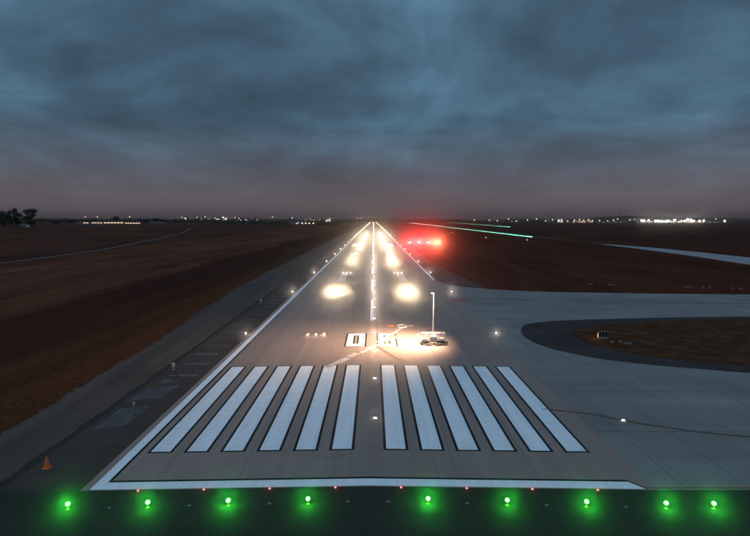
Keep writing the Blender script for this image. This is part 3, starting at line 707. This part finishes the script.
# field clutter beyond the entry taxiway
for k, (xq, yq, w_, mt, lab) in enumerate(((75.1, 142, 1.4, 'pale_wall', 'left pale block pair in the dark field beyond the entry taxiway'), (81.1, 139.3, 1.6, 'pale_wall', 'middle pale block in the dark field beyond the entry taxiway'), (104.1, 133.8, 2.0, 'pale_wall', 'right low pale block in the dark field beyond the entry taxiway'))):
    t_ = thing('concrete_block', (xq, yq, terrain(xq, yq)), lab, 'concrete block')
    MB().box((-.5, 0, .2), (w_ * .4, .6, .42), taper=.8).build('left_block', 'grey_wall', t_); MB().box((w_ * .5, .3, .17), (w_ * .45, .7, .36), taper=.85).build('right_block', 'grey_wall', t_)
for k, (xq, yq) in enumerate(((106.5, 129.5), (108.3, 129), (113.6, 126), (115.5, 125))):
    t_ = thing('plastic_barrier', (xq, yq, terrain(xq, yq)), ordinal(k + 1) + ' from the left of the dim red barriers at the right taxiway edge', 'barrier', 'red barriers at the taxiway edge', rz=R(-20 + 9 * k))
    MB().box((0, 0, .40), (1.5, .42, .8), taper=.72).build('barrier_body', 'red_barrier', t_)
    MB().box((0, 0, .86), (.20, .20, .12)).build('lamp', 'lens_red_small', t_)

# ================================================================== VEGETATION
def tufts(name, spots, mt, seed):
    rd = random.Random(seed); mb = MB()
    for xq, yq, zq in spots:
        for _ in range(3):
            a = rd.uniform(0, 6.28); h_ = rd.uniform(.03, .09); w_ = rd.uniform(.05, .2); lx, ly = rd.uniform(-.3, .3), rd.uniform(-.3, .3)
            ox, oy = xq + rd.uniform(-.25, .25), yq + rd.uniform(-.25, .25)
            mb.poly([(ox - w_ * math.cos(a), oy - w_ * math.sin(a), zq - .02), (ox + w_ * math.cos(a), oy + w_ * math.sin(a), zq - .02), (ox + lx * h_, oy + ly * h_, zq + h_)])
    return tag(mb.build(name, mt), 'dry brown grass tufts growing on the verges and the island', 'grass', kind='stuff')
rd = random.Random(2); spots = []
while len(spots) < 2600:
    yq = -10 + 190 * rd.random() ** 1.5; xq = -38.4 - 6.3 * smooth(20, 160, yq) - 15 * rd.random() ** 1.3
    if math.sin(xq * .9 + 2 * math.sin(yq * .11)) + rd.uniform(-1, 1) > -0.2: spots.append((xq, yq, -0.5))
while len(spots) < 3800:
    xq = rd.uniform(39, 105); yq = rd.uniform(35, 77)
    e = (yq - 57) / (12 + 7 * smooth(39, 70, xq)); u = (xq - 39)
    if abs(e) < min(1, math.sqrt(max(0, u / 9))) * 0.85 and (xq > 42 or abs(e) < .5): spots.append((xq, yq, zi))
tufts('dry_grass_tufts', spots, 'dry_grass', 3)

def tree(x_, y_, h, wd, label, group, seed, n=1500, leaf=0.55, low=False):
    rd = random.Random(seed); zb = terrain(x_, y_); t_ = thing('tree', (x_, y_, zb), label, 'tree', group)
    tk = MB(); tk.tube([(0, 0, -.4), (rd.uniform(-.3, .3), 0, h * .25), (rd.uniform(-.6, .6), 0, h * .5), (0, 0, h * .8)], [h * .03, h * .022, h * .016, h * .006], 7)
    lobes = []
    for i in range(16):
        a = rd.uniform(0, 6.28); rr = wd * .5 * rd.uniform(.25, .85); hz = h * (rd.uniform(.16, .88) if low else rd.uniform(.45, .88)); c_ = (rr * math.cos(a), rr * math.sin(a), hz)
        tk.tube([(0, 0, h * rd.uniform(.25, .5)), (c_[0] * .5, c_[1] * .5, hz - h * .08), c_], [h * .012, h * .008, h * .003], 5); lobes.append((c_, wd * rd.uniform(.14, .24)))
    lobes.append(((0, 0, h * .88), wd * .2))
    tk.build('trunk', 'bark', t_)
    cr = MB()
    for _ in range(n):
        (cx_, cy_, cz_), r_ = rd.choice(lobes)
        v = Vector((rd.gauss(0, 1), rd.gauss(0, 1), rd.gauss(0, .8))).normalized() * r_ * rd.uniform(.35, 1.1)
        p = Vector((cx_, cy_, cz_)) + v; p.z = min(p.z, h)
        u = Vector((rd.gauss(0, 1), rd.gauss(0, 1), rd.gauss(0, 1))).normalized() * leaf * rd.uniform(.6, 1.4); q = u.orthogonal().normalized() * leaf * .6
        cr.poly([p - u, p + q, p + u, p - q])
    cr.build('crown', 'foliage', t_); return t_
def at(px, dist):      # ground point straight below a bearing, at a forward distance
    return CAM.x + (px - 375) / 538.6 * dist + 0.003 * dist, CAM.y + dist
TR = [(-8, 1000, 29, 28, 'bushy dark tree cut off by the left edge of the picture'), (5, 1010, 27, 26, 'lower dark tree second from the left edge'), (17, 990, 33, 21, 'tall round-topped dark tree third from the left edge'),
      (32, 985, 32, 22, 'tall flat-topped dark tree standing right of the left clump'), (58, 1250, 9, 18, 'low dark bush right of the left clump of trees'),
      (117, 1650, 21, 19, 'umbrella-shaped tree rising behind the lit long building'), (146, 1700, 11, 26, 'low spreading tree right of the lit long building'), (157, 1750, 15, 20, 'taller tree in the row right of the lit long building'), (164, 1800, 10, 16, 'last small tree in the row right of the lit long building'),
      (74, 1700, 10, 26, 'low tree behind the left end of the lit long building'), (93, 1720, 10, 28, 'low tree behind the middle of the lit long building')]
for i, (px, dist, h, wd, lab) in enumerate(TR):
    xq, yq = at(px, dist); tree(xq, yq, h, wd, lab, None, 40 + i, 3200 if dist < 1100 else 1500, 0.95 if dist < 1100 else 1.2, dist < 1100)
rd = random.Random(77); fb = MB()
for i in range(2600):
    px = rd.uniform(-60, 820); dist = rd.uniform(3600, 6200)
    if px < 335: dist = rd.uniform(1900, 2700)
    if 350 < px < 400: dist = rd.uniform(5400, 6200)
    xq, yq = at(px, dist); h = rd.uniform(5, 12) * (1.3 if px < 170 else 0.6 + 0.5 * smooth(335, 170, px) if px < 335 else 1.0)
    if 285 < px < 320: continue
    for _ in range(9):
        p = Vector((xq + rd.gauss(0, 9), yq + rd.gauss(0, 5), terrain(xq, yq) + h * rd.uniform(.15, 1)))
        u = Vector((rd.gauss(0, 1), rd.gauss(0, .4), rd.gauss(0, .8))).normalized() * rd.uniform(2.5, 4.5); q = u.orthogonal().normalized() * 2.4
        fb.poly([p - u, p + q, p + u, p - q])
tag(fb.build('far_treeline', 'foliage'), 'dark line of far trees along the horizon', 'treeline', kind='stuff')

# ================================================================== DISTANT BUILDINGS
def building(px0, px1, dist, h, label, wall='grey_wall', win='window_warm', cols=8, rows=1, lit_p=0.9, depth=30, roof='flat', name='building', group=None, seed=1):
    rd = random.Random(seed); x0, y0 = at(px0, dist); x1, _ = at(px1, dist); zb = min(terrain(x0, y0), terrain(x1, y0), terrain((x0 + x1) / 2, y0 + depth)) - .3
    W = x1 - x0; t_ = thing(name, ((x0 + x1) / 2, y0, zb), label, 'building', group)
    b_ = MB().box((0, depth / 2, h / 2), (W, depth, h)).build('wall', wall, t_)
    if roof == 'flat': MB().box((0, depth / 2, h + .35), (W + 2, depth + 2, .7)).build('roof', 'roof_sheet', t_)
    elif roof == 'arch':
        mb = MB(); n = 9; pr = [(-W / 2 - 1 + (W + 2) * i / n, h + .1 + W * .10 * math.sin(math.pi * i / n)) for i in range(n + 1)]
        for i in range(n): mb.poly([(pr[i][0], -1, pr[i][1]), (pr[i + 1][0], -1, pr[i + 1][1]), (pr[i + 1][0], depth + 1, pr[i + 1][1]), (pr[i][0], depth + 1, pr[i][1])])
        mb.poly([(a, -.9, b2) for a, b2 in pr]); mb.build('roof', 'roof_sheet', t_)
    else:
        MB().poly([(-W / 2 - 1, -1, h), (W / 2 + 1, -1, h), (W / 2 + 1, depth / 2, h + 3), (-W / 2 - 1, depth / 2, h + 3)]).poly([(-W / 2 - 1, depth + 1, h), (W / 2 + 1, depth + 1, h), (W / 2 + 1, depth / 2, h + 3), (-W / 2 - 1, depth / 2, h + 3)]).build('roof', 'roof_sheet', t_)
    cw = W / cols; rh = h / (rows + .35)
    for r_ in range(rows):
        for c_ in range(cols):
            lx = -W / 2 + cw * (c_ + .5); lz = rh * (r_ + .62)
            m_ = win if rd.random() < lit_p else 'dark_glass'
            f_ = MB().box((lx, -.06, lz), (cw * .86, .12, rh * .74)).build('window', 'grey_metal', t_)
            MB().box((lx, -.14, lz), (cw * .74, .06, rh * .6)).build('pane', m_, f_)
    return t_
def mast(px, dist, h, head, label, group, lens='flood_white'):
    xq, yq = at(px, dist); t_ = thing('floodlight_mast', (xq, yq, terrain(xq, yq) - .1), label, 'floodlight', group)
    MB().tube([(0, 0, 0), (0, 0, h)], [.45, .25], 6).build('pole', 'grey_metal', t_)
    hd = MB().box((0, .4, h), (head[0] + .6, .5, head[1] + .5)).build('lamp_frame', 'dark_metal', t_)
    MB().box((0, -.1, h), (head[0], .4, head[1])).build('lens', lens, hd)
    return t_
# left: long lit building and its neighbours
building(79, 104, 1480, 5.0, 'left wing of the long lit building under the trees', 'pale_wall', 'window_warm', 9, 1, .8, 14, seed=2)
building(105, 124.5, 1470, 6.2, 'brightest middle block of the long lit building', 'pale_wall', 'window_warm', 6, 1, 1, 16, seed=3)
building(125.2, 141.5, 1480, 5.4, 'right wing of the long lit building', 'pale_wall', 'window_warm', 6, 1, .85, 16, seed=4)
building(151, 166, 1560, 3.6, 'low dim shed right of the long lit building', 'pale_wall', 'window_dim', 4, 1, .5, 12, roof='gable', seed=5)
building(22, 31, 960, 1.6, 'small pale hut at the foot of the left clump of trees', 'pale_wall', 'window_dim', 3, 1, .6, 6, roof='gable', seed=6)
for k, (a, b_) in enumerate(((79, 84), (86, 91), (93, 98), (99, 104))):
    building(a, b_, 1130 + 22 * (k % 2), 3.0, ordinal(k + 1) + ' from the left of the small pale sheds before the long lit building', 'pale_wall', 'window_dim', 2, 1, .0, 7, roof='arch', name='shed', group='small pale sheds', seed=10 + k)
# the pale pair with lamps left of the runway end
building(290.5, 294.5, 2560, 15, 'left of two pale boxy buildings left of the runway end', 'pale_wall', 'window_white', 3, 3, .25, 18, seed=20)
building(296, 300.5, 2560, 14, 'right of two pale boxy buildings left of the runway end', 'pale_wall', 'window_white', 3, 3, .25, 18, seed=21)
for k, px in enumerate((302.5, 306.0, 309.5, 313.5)): mast(px, 2540, 5, (5.0, 3.6), ordinal(k + 1) + ' from the left of the four lamps beside the two pale buildings', 'four lamps beside the pale buildings', 'flood_dim')
# far town on the left and beyond
rd = random.Random(31)
for k in range(16):
    px = 186 + 7.6 * k + (26 if k > 9 else 0) + rd.uniform(-2, 2); dd = rd.uniform(4300, 5200); ww = rd.uniform(3, 6.5)
    building(px, px + ww, dd, rd.uniform(22, 34), ordinal(k + 1) + ' from the left of the lit town buildings on the left horizon', 'grey_wall', rd.choice(('window_white', 'window_warm', 'window_warm')), 4, 3, .22 if k not in (3, 4, 5, 15) else .7, 30, name='town_building', group='town buildings on the left horizon', seed=50 + k)
for k, (px, le) in enumerate(((87, 'flood_dim'), (99, 'flood_dim'), (131, 'flood_dim'), (183, 'flood_dim'), (198, 'flood_dim'), (206, 'flood_dim'), (224, 'flood_white'), (236, 'flood_dim'), (273, 'flood_dim'), (330, 'flood_dim'), (357, 'flood_dim'), (361, 'flood_dim'))):
    mast(px, 3900, rd.uniform(26, 31), (5.5, 3.5), ordinal(k + 1) + ' from the left of the street lamps over the left horizon', 'street lamps on the left horizon', le)
# right: terminal area
TB_ = [(548, 556, 3900, 22, 'arch', 'window_dim', .2), (557, 563.5, 3850, 26, 'flat', 'window_white', .7), (566, 571, 3900, 16, 'flat', 'window_dim', .4), (572, 585, 3800, 15, 'flat', 'window_warm', .85), (586, 594, 3850, 18, 'gable', 'window_warm', .6),
       (597, 609, 3900, 14, 'arch', 'window_dim', .3), (612, 622, 3950, 13, 'flat', 'window_dim', .4), (640, 652, 3700, 14, 'flat', 'window_white', .8), (653, 668, 3700, 18, 'flat', 'window_white', .95), (669, 682, 3720, 14, 'flat', 'window_white', .9), (683, 693, 3700, 22, 'flat', 'window_white', .95), (694, 704, 3720, 14, 'flat', 'window_warm', .8), (708, 718, 3800, 11, 'gable', 'window_dim', .6)]
for k, (a, b_, dd, h, rf, wn, lp) in enumerate(TB_):
    building(a, b_, dd, h, ordinal(k + 1) + ' from the left of the airport buildings on the right horizon', 'grey_wall' if k % 2 else 'pale_wall', wn, 5, 2, lp, 45, roof=rf, name='airport_building', group='airport buildings on the right horizon', seed=80 + k)
rd = random.Random(9)
for k, px in enumerate([474, 489, 497, 508, 516, 527, 536, 545, 552, 561, 567, 574, 579, 583, 588, 592, 599, 607, 613, 617, 629, 634, 641, 643, 648, 655, 657.5, 661, 666, 668, 674, 681, 684, 687, 690, 693, 699, 703, 715, 724]):
    big = 640 < px < 705 or px == 724
    mast(px, 3600, rd.uniform(12, 27) if px != 724 else 12, (rd.uniform(8, 14), rd.uniform(5, 8)) if big else (6, 4), ordinal(k + 1) + ' from the left of the apron floodlights on the right horizon', 'apron floodlights on the right horizon', 'flood_white' if big else 'flood_dim')
building(500, 540, 4600, 12, 'long pale hangar on the horizon left of the airport buildings', 'grey_wall', 'window_dim', 8, 1, .2, 40, seed=99)
# two lattice masts on the right horizon
for px, lab in ((619.5, 'left of two thin lattice masts on the right horizon'), (624.5, 'right of two thin lattice masts on the right horizon')):
    xq, yq = at(px, 3300); t_ = thing('lattice_mast', (xq, yq, terrain(xq, yq) - .2), lab, 'mast')
    H = 128
    for sx, sy in ((-1, -1), (1, -1), (0, 1.2)): MB().tube([(sx * 1.8, sy * 1.8, 0), (sx * .5, sy * .5, H)], [.6, .4], 4).build('leg', 'grey_metal', t_)
    mb = MB()
    for i in range(32):
        z0, z1 = H * i / 32, H * (i + 1) / 32; f0, f1 = 1.8 - 1.3 * i / 32, 1.8 - 1.3 * (i + 1) / 32
        mb.tube([(-f0, -f0, z0), (f1, -f1, z1)], .2, 3); mb.tube([(f0, -f0, z0), (0, 1.2 * f1, z1)], .12, 3); mb.tube([(0, 1.2 * f0, z0), (-f1, -f1, z1)], .12, 3)
    mb.build('bracing', 'grey_metal', t_)
    MB().tube([(0, 0, H - 1), (0, 0, H + 9)], .15, 5).build('antenna', 'grey_metal', t_)

# ================================================================== HAZE
hz = bpy.data.materials.new('haze_air'); hz.use_nodes = True; hz.node_tree.nodes.clear(); t = NT(hz.node_tree)
pv = t.n('ShaderNodeVolumePrincipled', {'Color': (0.92, 0.93, 0.95, 1), 'Density': 0.00011, 'Anisotropy': 0.98})
t.t.links.new(pv.outputs[0], t.n('ShaderNodeOutputMaterial').inputs['Volume']); MATS['haze_air'] = hz
tag(MB().box((0, 6300, 78), (29000, 15800, 162)).build('haze', 'haze_air'), 'thin evening haze over the whole airfield', 'haze', kind='stuff')
